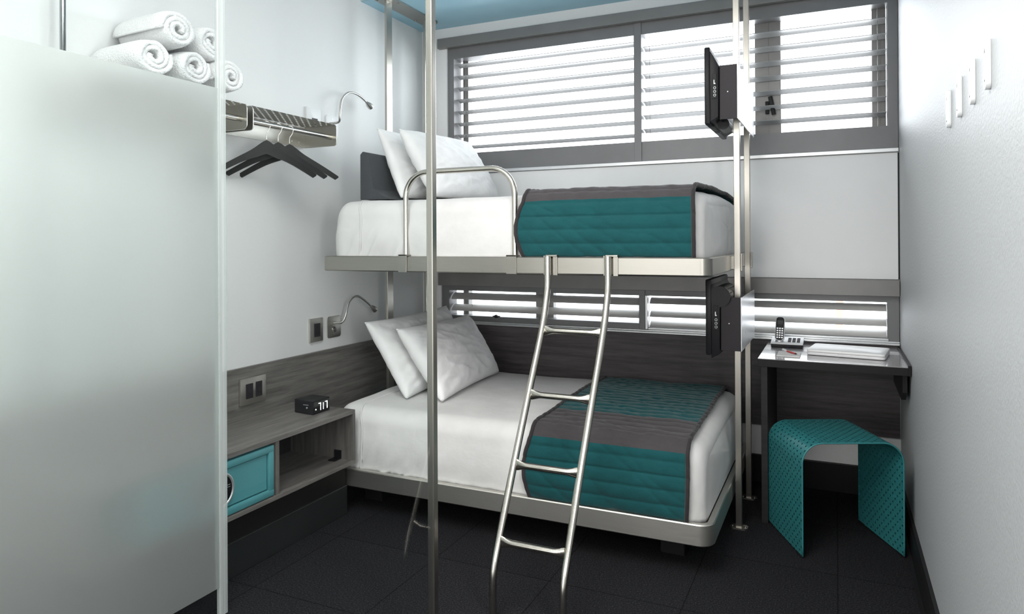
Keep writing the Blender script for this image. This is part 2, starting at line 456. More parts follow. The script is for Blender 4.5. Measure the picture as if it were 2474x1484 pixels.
BX0, BX1, BY0, BY1 = -2.268, -.428, 2.735, 3.972
t = thing('platform_bed', 'low steel platform bed frame standing on the carpet under the bunk', 'bed', (-1.35, 3.35, 0))
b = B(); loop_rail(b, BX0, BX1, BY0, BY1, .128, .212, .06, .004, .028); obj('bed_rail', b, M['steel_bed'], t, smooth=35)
b = B(); bx(b, BX0 + .03, BX1 - .03, BY0 + .03, BY1 - .03, .135, .196); obj('base_board', b, M['black'], t)
for x in (-2.12, -.62):
    for y in (2.97, 3.80):
        b = B(); bx(b, x - .05, x + .05, y - .05, y + .05, 0, .135, .004); obj('leg', b, M['black'], t)

# ------------------------------------------------------------------ upper bunk
t = thing('bunk_bed', 'upper steel bunk carried on floor to ceiling posts', 'bunk bed', (-1.35, 3.5, 0))
bunk = t
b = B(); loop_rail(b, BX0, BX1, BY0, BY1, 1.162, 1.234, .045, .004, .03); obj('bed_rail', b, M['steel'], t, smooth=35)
b = B(); bx(b, BX0 + .032, BX1 - .032, BY0 + .032, BY1 - .032, 1.172, 1.206); obj('base_board', b, M['black'], t)
for y in (3.30, 3.70):
    b = B(); bx(b, -.4160, -.3885, y, y + .028, .006, ZC - .014, .002); p = obj('post', b, M['steel_v'], t)
    b = B(); prism(b, roundrect(-.442, -.364, y - .012, y + .04, .018), 'z', 0.0005, .008); cyl(b, (-.43, y + .014, .008), (0, 0, 1), .006, .004, 10); cyl(b, (-.375, y + .014, .008), (0, 0, 1), .006, .004, 10)
    obj('foot_plate', b, M['steel'], p, smooth=35)
    b = B(); bx(b, -.432, -.3995, y + .002, y + .026, 1.168, 1.228, .002); bx(b, -.3884, -.380, y - .004, y + .034, 1.160, 1.24, .002); obj('post_clamp', b, M['steel'], p)
for y in (3.345, 3.76):
    b = B(); bx(b, -2.334, -2.320, y, y + .056, .006, ZC - .014, .0015); p = obj('post', b, M['steel_v'], t)
    b = B(); bx(b, -2.319, -2.262, y + .008, y + .048, 1.170, 1.226, .002); obj('post_clamp', b, M['steel'], p)
b = B(); prism(b, roundrect(-2.39, -2.275, 3.315, 3.855, .02), 'z', ZC - .014, ZC - .005)
for y in (3.33, 3.42, 3.74, 3.84):
    for x in (-2.375, -2.29): cyl(b, (x, y, ZC - .014), (0, 0, -1), .007, .006, 8)
obj('ceiling_plate', b, M['steel'], t, smooth=35)
b = B(); prism(b, roundrect(-.45, -.355, 3.27, 3.77, .02), 'z', ZC - .014, ZC - .005); obj('ceiling_plate', b, M['steel'], t, smooth=35)

# ------------------------------------------------------------------ mattresses and runners
def section(y0, y1, zb, zt, ins, Rr, bulge=.012):
    """profile from the front bottom edge up, over the top and down the back (y, z)"""
    a0, a1, t = y0 + ins, y1 - ins, zt - ins
    pts = [(a0 - bulge * math.sin(PI * k / 10) , zb + (t - Rr - zb) * k / 10) for k in range(11)]
    pts += [(a0 + Rr - Rr * math.cos(PI / 2 * k / 10), t - Rr + Rr * math.sin(PI / 2 * k / 10)) for k in range(1, 11)]
    n = 24
    pts += [(a0 + Rr + (a1 - a0 - 2 * Rr) * k / n, t + .012 * math.sin(PI * k / n)) for k in range(1, n)]
    pts += [(a1 - Rr + Rr * math.sin(PI / 2 * k / 10), t - Rr + Rr * math.cos(PI / 2 * k / 10)) for k in range(0, 11)]
    pts += [(a1, t - Rr - (t - Rr - zb) * k / 10) for k in range(1, 11)]
    return pts

def mattress(name, label, zb, zt, x0, x1, seed, Rr=.085):
    y0, y1 = BY0 + .034, BY1 - .034
    b = B(); rings = []; n = 150
    d = x1 - x0
    xs = [x0 + d * (.5 - .5 * math.cos(PI * k / n)) for k in range(n + 1)]
    for x in xs:
        ed = min(x - x0, x1 - x); rad = .075
        ins = rad - math.sqrt(max(0, rad * rad - max(0, rad - ed) ** 2))
        ins *= .8
        row = []
        for (y, z) in section(y0, y1, zb, zt, ins, Rr):
            v = Vector((x * 2.2 + seed, y * 2.2, z * 2.2))
            k = noise.noise(v * 1.6) * .006 + noise.noise(v * 5) * .0018
            side = y < y0 + .05 and z < zt - Rr
            if side:
                lf = math.exp(-((x - x0 - .28) / .22) ** 2)
                fo = noise.noise(Vector((x * 24 - z * 14 + seed, z * 2, 3)))
                k += (.005 + .013 * lf) * (abs(fo) ** .7 * 2 - .7) * max(0, 1 - (z - zb) / .22)
            row.append(b.verts.new((x, y + (-k if y < (y0 + y1) / 2 and z < zt - .02 else 0), z + (k if z > zt - .05 else 0))))
        rings.append(row)
    m = len(rings[0])
    for i in range(n):
        for j in range(m - 1): b.faces.new((rings[i][j], rings[i + 1][j], rings[i + 1][j + 1], rings[i][j + 1]))
        b.faces.new((rings[i][m - 1], rings[i + 1][m - 1], rings[i + 1][0], rings[i][0]))
    # end faces: concentric shrink with a soft belly
    for ring, sx in ((rings[0], -1), (rings[-1], 1)):
        prev = ring; yc = (y0 + y1) / 2; zc = zb + (zt - zb) * .45
        for s in (.985, .96, .92, .86, .76, .62, .45, .25, .1):
            q = .022 * (1 - s ** 2)
            cur = []
            for v in ring:
                y = yc + (v.co.y - yc) * s; z = zc + (v.co.z - zc) * s
                wv = (1 - s ** 2) * .010 * noise.noise(Vector((y * 6 + z * 4, z * 4, seed))) + (1 - s ** 2) * .006 * noise.noise(Vector((y * 20 - z * 6, z * 5, seed)))
                cur.append(b.verts.new((v.co.x + sx * (q + wv), y, z)))
            for j in range(m): b.faces.new((prev[j], prev[(j + 1) % m], cur[(j + 1) % m], cur[j]))
            prev = cur
        b.faces.new(prev if sx > 0 else prev[::-1])
    root = thing(name, label, 'mattress', ((x0 + x1) / 2, (y0 + y1) / 2, zb), 'white sheeted mattresses on the two beds')
    obj('sheeted_body', b, M['sheet'], root, smooth='all')
    # overlapping sheet fold near the head end
    b = B(); xf = x0 + .17
    sec = section(y0, y1, zb, zt, -.003, Rr)
    for i in range(0, 2):
        pass
    path = [(xf + .02 * math.sin(k * .22) - .03 * (k / 40), q[0], q[1]) for k, q in enumerate(sec[:30])]
    tube(b, path, [.0035] * len(path), 6)
    obj('sheet_hem', b, M['sheet'], root, smooth='all')
    return root
mattress('mattress', 'white sheeted mattress on the lower platform bed', .198, .50, -2.25, -.464, 1.3)
mattress('mattress', 'white sheeted mattress on the upper bunk', 1.208, 1.502, -2.25, -.464, 7.7)

def resample(pts, step):
    P = [Vector((0, q[0], q[1])) for q in pts]; L = [0]
    for a, c in zip(P, P[1:]): L.append(L[-1] + (c - a).length)
    out = []; n = int(L[-1] / step); j = 0
    for k in range(n + 1):
        s = min(k * step, L[-1] - 1e-6)
        while L[j + 1] < s: j += 1
        f = (s - L[j]) / (L[j + 1] - L[j]); q = P[j].lerp(P[j + 1], f)
        tg = (P[j + 1] - P[j]).normalized(); out.append((s, q, Vector((0, -tg.z, tg.y))))
    return out

def runner(label, zb, zt, x0, x1, seed):
    y0, y1 = BY0 + .034, BY1 - .034
    sec = section(y0, y1, zb, zt, -.012, .085, .014)
    sm = resample(sec, .0042); row = .056
    root = thing('bed_runner', label, 'bed runner', ((x0 + x1) / 2, (y0 + y1) / 2, zb), 'teal and charcoal quilted bed runners')
    nx = 84
    s0 = next(s for s, q, n in sm if q.z >= zt - .035)           # grey band starts at the shoulder
    s1 = s0 + .30
    def wob(s): return .008 * math.sin(s * 3.1 + seed) + .006 * noise.noise(Vector((s * 4, seed, 0)))
    def pos(i, s, q, nrm, lift=0):
        u = i / nx
        hb = math.sin(PI * min(1, s / max(.05, s0)))
        xa, xb = x0 + wob(s) - .028 * hb, x1 + wob(s + 2) + .004 * hb
        x = xa + (xb - xa) * u
        quilt = .010 * abs(math.sin(PI * s / row)) ** .34
        cr = 1 - abs(noise.noise(Vector((x * 7 + s * 9, x * 1.5 - s * 3, seed + 5))))
        wr = -.0045 * cr ** 9 + .0035 * noise.noise(Vector((x * 9 + s * 7, s * 9, seed))) + .0025 * noise.noise(Vector((x * 26 - s * 14, s * 18, seed)))
        w = .6 + .4 * min(1, 8 * min(u, 1 - u))
        p = q - nrm * 0
        out = Vector((0, -1, 0)) if False else nrm
        return Vector((x, q.y, q.z)) + out * (-1 if False else 1) * (.004 + (quilt + wr) * w + lift)
    def strip(sa, sb):
        b = B(); g = [(s, q, n) for s, q, n in sm if sa - 1e-6 <= s <= sb + .003]
        rows = [[b.verts.new(pos(i, s, q, n)) for i in range(nx + 1)] for s, q, n in g]
        for r0, r1 in zip(rows, rows[1:]):
            for i in range(nx): b.faces.new((r0[i], r0[i + 1], r1[i + 1], r1[i]))
        return b
    smax = sm[-1][0]
    obj('quilted_side', strip(0, s0), M['teal'], root, smooth='all', label='teal quilted drop over the front of the mattress')
    obj('quilted_band', strip(s0, s1), M['charcoal'], root, smooth='all', label='charcoal quilted band along the shoulder')
    obj('quilted_top', strip(s1, smax), M['teal'], root, smooth='all', label='teal quilted field across the top')
    for i in (0, nx):
        b = B(); tube(b, [pos(i, s, q, n, .001) for s, q, n in sm[::2]], .0085, 8)
        obj('binding', b, M['binding'], root, smooth='all', label='charcoal edge binding')
    return root
runner('teal quilted runner with a charcoal band across the foot of the lower bed', .214, .50, -1.190, -.530, .4)
runner('teal quilted runner with a charcoal band across the foot of the upper bunk', 1.236, 1.502, -1.215, -.497, 2.6)

# ------------------------------------------------------------------ pillows
def pillow(label, TL, TR, BR, BL, T, seed, group):
    TL, TR, BR, BL = map(Vector, (TL, TR, BR, BL))
    c = (TL + TR + BR + BL) / 4
    nrm = (TR - BL).cross(TL - BR).normalized()
    if nrm.x < 0: nrm = -nrm
    n = 72; b = B(); grid = {}
    for side in (1, -1):
        for i in range(n + 1):
            for j in range(n + 1):
                u, v = -1 + 2 * i / n, -1 + 2 * j / n
                edge = i in (0, n) or j in (0, n)
                if side == -1 and edge: grid[(-1, i, j)] = grid[(1, i, j)]; continue
                pu = u * (1 - .045 * (1 - v * v)); pv = v * (1 - .05 * (1 - u * u))
                s, t = (pu + 1) / 2, (pv + 1) / 2
                p = BL * (1 - s) * (1 - t) + BR * s * (1 - t) + TR * s * t + TL * (1 - s) * t
                h = T / 2 * (max(0, 1 - u ** 2) ** .5 * max(0, 1 - v ** 2) ** .5) ** .75
                env = min(1, 5 * min(1 - abs(u), 1 - abs(v)))
                k = .010 * noise.noise(Vector((u * 1.7 + seed, v * 1.7, side))) + .007 * noise.noise(Vector((u * 4 - v * 3 + seed, v * 5, side + 4)))
                rg = 1 - abs(noise.noise(Vector((u * 2.2 + v * 2.6 + seed, v * 1.2 - u, side + 7)))); k += .0055 * (rg ** 5 - .3)
                ang = math.atan2(v, u); k += .009 * noise.noise(Vector((ang * 7, seed, side))) * (u * u + v * v) * .7
                p = p + nrm * (side * (h + k * env))
                if edge: p = p + nrm * (.008 * noise.noise(Vector((u * 3, v * 3, seed + 9))))
                grid[(side, i, j)] = b.verts.new(p)
    for side in (1, -1):
        for i in range(n):
            for j in range(n):
                q = [grid[(side, i, j)], grid[(side, i + 1, j)], grid[(side, i + 1, j + 1)], grid[(side, i, j + 1)]]
                q = list(dict.fromkeys(q))
                if len(q) > 2: b.faces.new(q if side == 1 else q[::-1])
    loc = (BL + BR) / 2
    root = thing('pillow', label, 'pillow', loc, group)
    obj('pillowcase', b, M['sheet_cream'], root, smooth='all')
    b = B(); per = []
    for i in range(n + 1): per.append((1, i, n))
    pts = []
    for i in range(0, n + 1, 2):
        u = -1 + 2 * i / n
        pu = u; pv = 1 - .05 * (1 - u * u); s, t = (pu + 1) / 2, (pv + 1) / 2
        pts.append(BL * (1 - s) * (1 - t) + BR * s * (1 - t) + TR * s * t + TL * (1 - s) * t)
    tube(b, pts, .0045, 6); obj('hem', b, M['sheet_cream'], root, smooth='all')
    return root
pillow('white pillow on the lower bed, the front one of two leaning', (-2.018, 2.985, .856), (-2.042, 3.79, .850), (-1.835, 3.79, .515), (-1.755, 2.985, .515), .17, 1.1, 'white pillows on the lower bed')
pillow('white pillow on the lower bed, leaning behind the front one', (-2.205, 2.975, .882), (-2.165, 3.74, .905), (-1.985, 3.76, .515), (-1.950, 2.965, .515), .15, 5.4, 'white pillows on the lower bed')
pillow('white pillow on the upper bunk, the front one nearest the window', (-1.955, 2.925, 1.856), (-1.985, 3.70, 1.890), (-1.775, 3.70, 1.530), (-1.765, 2.925, 1.522), .16, 8.2, 'white pillows on the upper bunk')
pillow('white pillow on the upper bunk, behind, against the dark headrest', (-2.095, 2.935, 1.872), (-2.145, 3.72, 1.89), (-1.975, 3.72, 1.525), (-1.955, 2.935, 1.520), .13, 3.9, 'white pillows on the upper bunk')

t = thing('headrest', 'dark grey upholstered headrest standing at the head of the upper bunk', 'headrest', (-2.15, 3.35, 1.515))
b = B()
prism(b, [(-2.165, 1.512), (-1.985, 1.512), (-2.040, 1.535), (-2.088, 1.565), (-2.112, 1.735), (-2.118, 1.748), (-2.150, 1.755), (-2.165, 1.74)], 'y', 2.885, 3.80, .004)
obj('cushion', b, M['felt'], t, smooth=40)

# ------------------------------------------------------------------ guard rail
def clamp(parent, x, w, yo=BY0):
    b = B(); bx(b, x - w / 2, x + w / 2, yo - .006, yo - .001, 1.160, 1.242, .001); bx(b, x - w / 2, x + w / 2, yo - .006, yo + .034, 1.2355, 1.2415, .001)
    return obj('clamp', b, M['steel'], parent)
t = thing('guard_rail', 'bent steel guard rail clamped on the upper bunk beside the pillows', 'guard rail', (-1.53, 2.74, 1.24))
xa, xb, zt_, r_ = -1.806, -1.252, 1.620, .115
path = [(xa, 2.752, 1.2416)] + [(xa, 2.752, 1.3 + .04 * k) for k in range(5)]
path += [(q[0], 2.752, q[1]) for q in arc(xa + r_, zt_ - r_, r_, 180, 90, 12)]
path += [(q[0], 2.752, q[1]) for q in arc(xb - r_, zt_ - r_, r_, 90, 0, 12)] + [(xb, 2.752, 1.2416)]
b = B(); tube(b, path, .0125, 14); obj('hoop', b, M['steel_tube'], t, smooth=60)
clamp(t, xa - .006, .045); clamp(t, xb - .008, .048)

# ------------------------------------------------------------------ ladder
t = thing('bunk_ladder', 'leaning steel ladder hooked on the upper bunk rail', 'ladder', (-.955, 2.2, 0))
LX = (-1.085, -.826)
prof = bezier_path([(2.712, 1.238), (2.712, 1.18), (2.708, 1.12), (2.675, 1.0), (2.60, .85), (2.40, .515), (2.235, .24), (2.190, .150), (2.184, .08), (2.184, .0)][0:10] and
                   [(0, 2.712, 1.238), (0, 2.712, 1.18), (0, 2.710, 1.115), (0, 2.688, 1.04), (0, 2.64, .93), (0, 2.505, .705), (0, 2.365, .472), (0, 2.235, .245), (0, 2.196, .165), (0, 2.184, .10), (0, 2.184, .002)], 6)
for x in LX:
    b = B(); tube(b, [(x, p.y, p.z) for p in prof], .0135, 14); s = obj('stringer', b, M['steel_tube'], t, smooth=60)
    b = B(); bx(b, x + .016, x + .036, BY0 - .006, BY0 - .001, 1.158, 1.243, .001); bx(b, x - .014, x + .036, BY0 - .012, BY0 + .03, 1.2355, 1.2425, .001); bx(b, x - .02, x - .0145, BY0 - .02, BY0 - .001, 1.16, 1.24, .001)
    obj('hook', b, M['steel'], s)
for y, z in ((2.650, .938), (2.508, .706), (2.368, .474), (2.232, .242)):
    b = B(); n = 24; pts = []; seg = 12; rings = []
    for k in range(n + 1):
        u = k / n; x = LX[0] + .011 + (LX[1] - LX[0] - .022) * u
        e = min(u, 1 - u) * (LX[1] - LX[0]); f = max(0, 1 - e / .04)
        ry, rz = .0135 * (1 - .55 * f), .012 + .009 * f
        rings.append([b.verts.new((x, y + ry * math.cos(2 * PI * q / seg), z + rz * math.sin(2 * PI * q / seg))) for q in range(seg)])
    for r0, r1 in zip(rings, rings[1:]):
        for q in range(seg): b.faces.new((r0[q], r0[(q + 1) % seg], r1[(q + 1) % seg], r1[q]))
    b.faces.new(rings[0][::-1]); b.faces.new(rings[-1])
    obj('rung', b, M['steel_tube'], t, smooth=50)

# ------------------------------------------------------------------ televisions
def television(label, z0, z1, bz0, bz1, px, rear_top, group):
    t = thing('television', label, 'television', (-.47, 3.45, z0), group)
    ya, yb = 3.172, 3.70
    b = B(); bx(b, -.522, -.497, ya, yb, z0, z1, .006); obj('screen_bezel', b, M['tv_black'], t, smooth=40)
    b = B(); bx(b, -.5235, -.5222, ya + .02, yb - .02, z0 + .03, z1 - .02); obj('screen', b, M['tv_screen'], t)
    b = B(); zm0, zm1 = z0 + .03, z1 - .085
    if rear_top: zm0, zm1 = z0 + .006, z1 - .09
    prism(b, [(-.498, zm0 - .02), (-.463, zm0), (-.461, zm1), (-.498, zm1 + .07)], 'y', ya + .005, yb - .02, .003)
    rear = obj('rear_housing', b, M['tv_black'], t, smooth=40)
    b = B(); bx(b, -.488, -.469, ya + .001, ya + .006, z0 + .11, z0 + .22, .001); pp = obj('port_panel', b, M['black'], rear)
    for k in range(3):
        b = B(); tube(b, [(-.477 + .005 * math.cos(a), ya + .0005, z0 + (.105 if not rear_top else .105) + .016 * k + .02 + .005 * math.sin(a)) for a in [2 * PI * i / 14 for i in range(14)]], .0016, 6, closed=True)
        obj('socket', b, M['silver'], rear, smooth='all')
    b = B(); bx(b, -.481, -.478, ya - .0005, ya + .001, z0 + .178, z0 + .192); bx(b, -.481, -.474, ya - .0005, ya + .001, z0 + .174, z0 + .178); obj('port_mark', b, M['silver'], rear)
    if rear_top:
        b = B(); yy = ya + .0; cyl(b, (-.462, yy + .004, z1 - .075), (0, 1, 0), .046, .27, 24)
        rr = obj('speaker_housing', b, M['tv_black'], t, smooth=40)
        for k in range(3):
            a = R(20 + 25 * k); b = B(); bx(b, -.462 + .046 * math.cos(a) - .002, -.462 + .046 * math.cos(a) + .002, yy + .03, yy + .24, z1 - .075 + .046 * math.sin(a) - .002, z1 - .075 + .046 * math.sin(a) + .002)
            obj('rib', b, M['black'], rr)
    else:
        b = B(); cyl(b, (-.455, ya + .10, z0 + .012), (0, 1, 0), .026, .12, 20); obj('swivel_stand', b, M['tv_black'], t, smooth=40)
        for k in range(2):
            b = B()
            for q in range(5): bx(b, -.516 + .006 * q, -.513 + .006 * q, ya + .07 + .16 * k, ya + .13 + .16 * k, z0 - .0015, z0 + .001)
            obj('speaker_grille', b, M['black'], t)
    # steel carrier around the posts
    b = B(); bx(b, -.460, px, 3.196, 3.201, bz0, bz1, .001); bx(b, -.460, -.455, 3.201, 3.80, bz0, bz1)
    box = obj('carrier_box', b, M['tv_box'], t)
    b = B(); cyl(b, (-.425, 3.196, bz0 + .12), (0, -1, 0), .0028, .002, 10); obj('screw', b, M['chrome'], box)
    b = B(); bx(b, px, px + .004, 3.196, 3.85 if not rear_top else 3.73, bz0, bz1, .001); obj('cover_plate', b, M['plate_bright'], t, label='bright steel cover plate')
    return t
television('black television on the right posts beside the upper window, seen edge on', 1.812, 2.152, 1.832, 2.070, -.386, False, 'edge on televisions on the bunk posts')
television('black television on the right posts below the upper bunk, seen edge on', .795, 1.128, .815, 1.050, -.376, True, 'edge on televisions on the bunk posts')

# ------------------------------------------------------------------ left wall: plates, lamps
def wall_plate(label, y0, y1, z0, z1, mat, socks, smat, round_=.003, group='electrical plates on the left wall', x=XL):
    t = thing('wall_outlet', label, 'outlet', (x, (y0 + y1) / 2, z0), group)
    b = B(); prism(b, roundrect(y0, y1, z0, z1, round_), 'x', x + .0005, x + .012, .001); obj('face_plate', b, mat, t, smooth=40)
    for (a, c, d, e) in socks:
        b = B(); bx(b, x + .012, x + .0145, a, c, d, e, .0008); s = obj('socket', b, smat, t)
        for zz in (d + (e - d) * .28, d + (e - d) * .72):
            b = B(); w = (c - a) * .16; m = (a + c) / 2
            bx(b, x + .0146, x + .0152, m - w - .002, m - w + .002, zz - .005, zz + .006); bx(b, x + .0146, x + .0152, m + w - .002, m + w + .002, zz - .005, zz + .006)
            obj('slot', b, M['black'], s)
    return t
wall_plate('wide steel outlet plate with two dark sockets on the oak panel', 2.386, 2.545, .553, .676, M['plate'], [(2.418, 2.461, .580, .648), (2.479, 2.518, .580, .650)], M['tv_box'], x=XL + .016)
wall_plate('narrow steel outlet plate with one dark socket, left of the lower lamp', 2.874, 2.975, .778, .901, M['plate'], [(2.906, 2.951, .804, .873)], M['tv_box'])
wall_plate('pale outlet plate above the perforated shelf, left of the upper lamp', 2.858, 2.968, 1.897, 2.006, M['plate_white'], [(2.895, 2.938, 1.915, 1.952)], M['tv_box'])

def lamp(label, y0, y1, z0, z1, base, pts, mat_plate, stem):
    t = thing('reading_lamp', label, 'lamp', (XL, (y0 + y1) / 2, z0), 'gooseneck reading lamps on the left wall')
    b = B(); prism(b, roundrect(y0, y1, z0, z1, .014), 'x', XL + .0005, XL + .006, .001); pl = obj('face_plate', b, mat_plate, t, smooth=40)
    yc = (y0 + y1) / 2
    for zz in (z0 + .018, z1 - .018):
        b = B(); cyl(b, (XL + .006, yc, zz), (1, 0, 0), .003, .001, 10); obj('screw', b, M['silver'], pl)
    b = B(); cyl(b, (XL + .006, yc, z0 + .044), (1, 0, 0), .010, .005, 20); tube(b, [(XL + .0085, yc + .013 * math.cos(2 * PI * k / 20), z0 + .044 + .013 * math.sin(2 * PI * k / 20)) for k in range(20)], .002, 6, closed=True)
    obj('button', b, M['wire'], t, smooth=40)
    P = bezier_path([base, (XL + .055, base[1] + .012, base[2] + .006)] + pts, 8)
    b = B(); tube(b, P[:-3], .0062, 10); obj('gooseneck', b, stem, t, smooth='all')
    a = P[-5]; e = P[-1]; d = (e - a).normalized()
    b = B(); tube(b, [a, a + d * .012, a + d * .025, a + d * .045, a + d * .052], [.007, .010, .0155, .0175, .0165], 16); h = obj('lamp_head', b, stem, t, smooth=50)
    b = B(); cyl(b, a + d * .0525, d, .013, .001, 16); obj('lens', b, M['white_plastic'], h)
    return t
lamp('steel gooseneck reading lamp over the lower bed', 3.018, 3.130, .782, .898, (XL + .006, 3.066, .860),
     [(-2.42, 3.091, .903), (-2.42, 3.106, .940), (-2.42, 3.124, .972), (-2.42, 3.157, .995), (-2.42, 3.198, .999), (-2.42, 3.243, .981), (-2.42, 3.289, .954), (-2.42, 3.345, .917)], M['plate'], M['lampmetal'])
lamp('pale gooseneck reading lamp over the upper bunk', 3.015, 3.118, 1.875, 1.990, (XL + .006, 3.045, 1.945),
     [(-2.42, 3.050, 1.985), (-2.42, 3.057, 2.039), (-2.42, 3.072, 2.080), (-2.42, 3.111, 2.114), (-2.42, 3.155, 2.127), (-2.42, 3.199, 2.126), (-2.42, 3.252, 2.113), (-2.42, 3.318, 2.082)], M['plate_white'], M['lampmetal'])

# ------------------------------------------------------------------ nightstand, safe, clock
NX = -2.082
t = thing('nightstand', 'grey oak wall hung nightstand with open shelf and safe bay', 'nightstand', (-2.28, 2.3, .25))
ny0, ny1 = 1.45, 2.728
b = B(); bx(b, XL + .018, NX, ny0, ny1, .484, .503, .0012); obj('top', b, M['wood_box'], t)
b = B(); bx(b, XL + .018, NX, ny0, ny1, .246, .264, .0012); obj('bottom_panel', b, M['wood_box'], t)
b = B(); bx(b, XL + .018, NX, ny1 - .018, ny1, .264, .484); obj('side_panel', b, M['wood_box_z'], t)
b = B(); bx(b, XL + .018, NX, ny0, ny0 + .018, .264, .484); obj('side_panel', b, M['wood_box_z'], t)
b = B(); bx(b, XL + .018, NX - .004, 2.208, 2.228, .264, .484); obj('divider', b, M['wood_box_z'], t)
b = B(); bx(b, XL + .018, XL + .026, ny0 + .018, ny1 - .018, .264, .484); obj('back_panel', b, M['wood_dark'], t)
b = B(); bx(b, -2.19, -2.15, 2.66, 2.7095, .264, .269); bx(b, -2.19, -2.15, 2.705, 2.7095, .269, .305); obj('corner_bracket', b, M['black'], t)
b = B(); bx(b, -2.19, -2.15, 2.66, 2.7095, .478, .4838); obj('corner_bracket', b, M['black'], t)

t = thing('safe', 'teal safe with round keypad inside the nightstand bay', 'safe', (-2.28, 1.92, .265))
sy0, sy1, sz0, sz1 = 1.64, 2.200, .268, .474
b = B(); bx(b, -2.42, NX - .026, sy0, sy1, .2645, sz1 + .003, .004); obj('casing', b, M['safe'], t)
b = B()
fw = .028
bx(b, NX - .025, NX - .004, sy0, sy1, sz1 - fw, sz1, .004); bx(b, NX - .025, NX - .004, sy0, sy1, sz0, sz0 + fw, .004)
bx(b, NX - .025, NX - .0045, sy0 + .001, sy0 + fw, sz0 + fw - .006, sz1 - fw + .006, .002); bx(b, NX - .025, NX - .0045, sy1 - fw, sy1 - .001, sz0 + fw - .006, sz1 - fw + .006, .002)
obj('door_frame', b, M['safe'], t, smooth=40)
b = B(); bx(b, NX - .026, NX - .014, sy0 + fw + .004, sy1 - fw - .004, sz0 + fw + .004, sz1 - fw - .004, .002); d = obj('door', b, M['safe'], t)
dc = (1.922, .372)
b = B(); tube(b, [(NX - .008, dc[0] + .064 * math.cos(2 * PI * k / 48), dc[1] + .064 * math.sin(2 * PI * k / 48)) for k in range(48)], .0055, 10, closed=True)
k_ = obj('keypad_ring', b, M['silver'], d, smooth='all')
b = B(); cyl(b, (NX - .014, *dc), (1, 0, 0), .062, .007, 48); obj('keypad', b, M['tv_screen'], d, smooth=40)
b = B()
for q in range(5): tube(b, [(NX - .006, 1.934, .338 + q * .014), (NX - .006, 1.943, .338 + q * .014)], .0035, 8)
for q in range(2): bx(b, NX - .0069, NX - .0062, 1.952 - .004 * q, 1.972, .376 + .008 * q, .378 + .008 * q)
obj('keypad_keys', b, M['silver'], d, smooth=40)

t = thing('alarm_clock', 'black alarm clock with lit digits on the nightstand', 'clock', (-2.245, 2.61, .503))
b = B()
prism(b, [(-2.187, 2.552), (-2.190, 2.674), (-2.300, 2.678), (-2.308, 2.566)], 'z', .5035, .566, .003); body = obj('case', b, M['black'], t, smooth=40)
b = B(); bx(b, -2.189, -2.1862, 2.558, 2.668, .509, .561); obj('display', b, M['tv_screen'], t)
def seg7(which, y, z, w=.016, h=.034):
    s = .0028; x0_, x1_ = -2.1861, -2.1852; b = B()
    if 't' in which: bx(b, x0_, x1_, y, y + w, z + h - s, z + h)
    if 'a' in which: bx(b, x0_, x1_, y + w - s, y + w, z + h / 2 + .001, z + h - s)
    if 'b' in which: bx(b, x0_, x1_, y + w - s, y + w, z, z + h / 2 - .001)
    obj('digit', b, M['digit'], t)
seg7('tab', 2.590, .518); seg7('ab', 2.609, .518); seg7('tab', 2.636, .518)
b = B(); cyl(b, (-2.1861, 2.571, .526), (1, 0, 0), .0028, .001, 10); obj('indicator_dot', b, M['digit'], t)
b = B(); cyl(b, (-2.222, 2.5535, .535), (0, -1, 0), .004, .003, 12); bx(b, -2.245, -2.215, 2.5525, 2.5555, .546, .548); obj('side_button', b, M['silver'], t)

# ------------------------------------------------------------------ metal wall shelves
def uv_sheet(bm, path, w0, w1, mk, th):
    """extrude an open path (list of 2D) between w0 and w1 as a thin solid; UV = (arc length, width)"""
    n = len(path); nr = []
    for i in range(n):
        a = Vector(path[max(0, i - 1)]); c = Vector(path[min(n - 1, i + 1)]); d = (c - a).normalized(); nr.append(Vector((-d.y, d.x)))
    L = [0]
    for a, c in zip(path, path[1:]): L.append(L[-1] + (Vector(c) - Vector(a)).length)
    uvl = (bm.loops.layers.uv.get('UVMap') or bm.loops.layers.uv.new('UVMap'))
    outer = [Vector(p) for p in path]; inner = [Vector(p) + nr[i] * th for i, p in enumerate(path)]
    V = {}
    for key, line in (('o', outer), ('i', inner)):
        for i, q in enumerate(line):
            for e, w in ((0, w0), (1, w1)): V[key, i, e] = bm.verts.new(mk(q, w))
    def face(ks):
        f = bm.faces.new([V[k] for k in ks])
        for lp, k in zip(f.loops, ks): lp[uvl].uv = (L[k[1]], w0 if k[2] == 0 else w1)
    for i in range(n - 1):
        face([('o', i, 0), ('o', i + 1, 0), ('o', i + 1, 1), ('o', i, 1)])
        face([('i', i, 1), ('i', i + 1, 1), ('i', i + 1, 0), ('i', i, 0)])
        for e in (0, 1): face([('o', i, e), ('o', i + 1, e), ('i', i + 1, e), ('i', i, e)])
    for i in (0, n - 1): face([('o', i, 0), ('o', i, 1), ('i', i, 1), ('i', i, 0)])

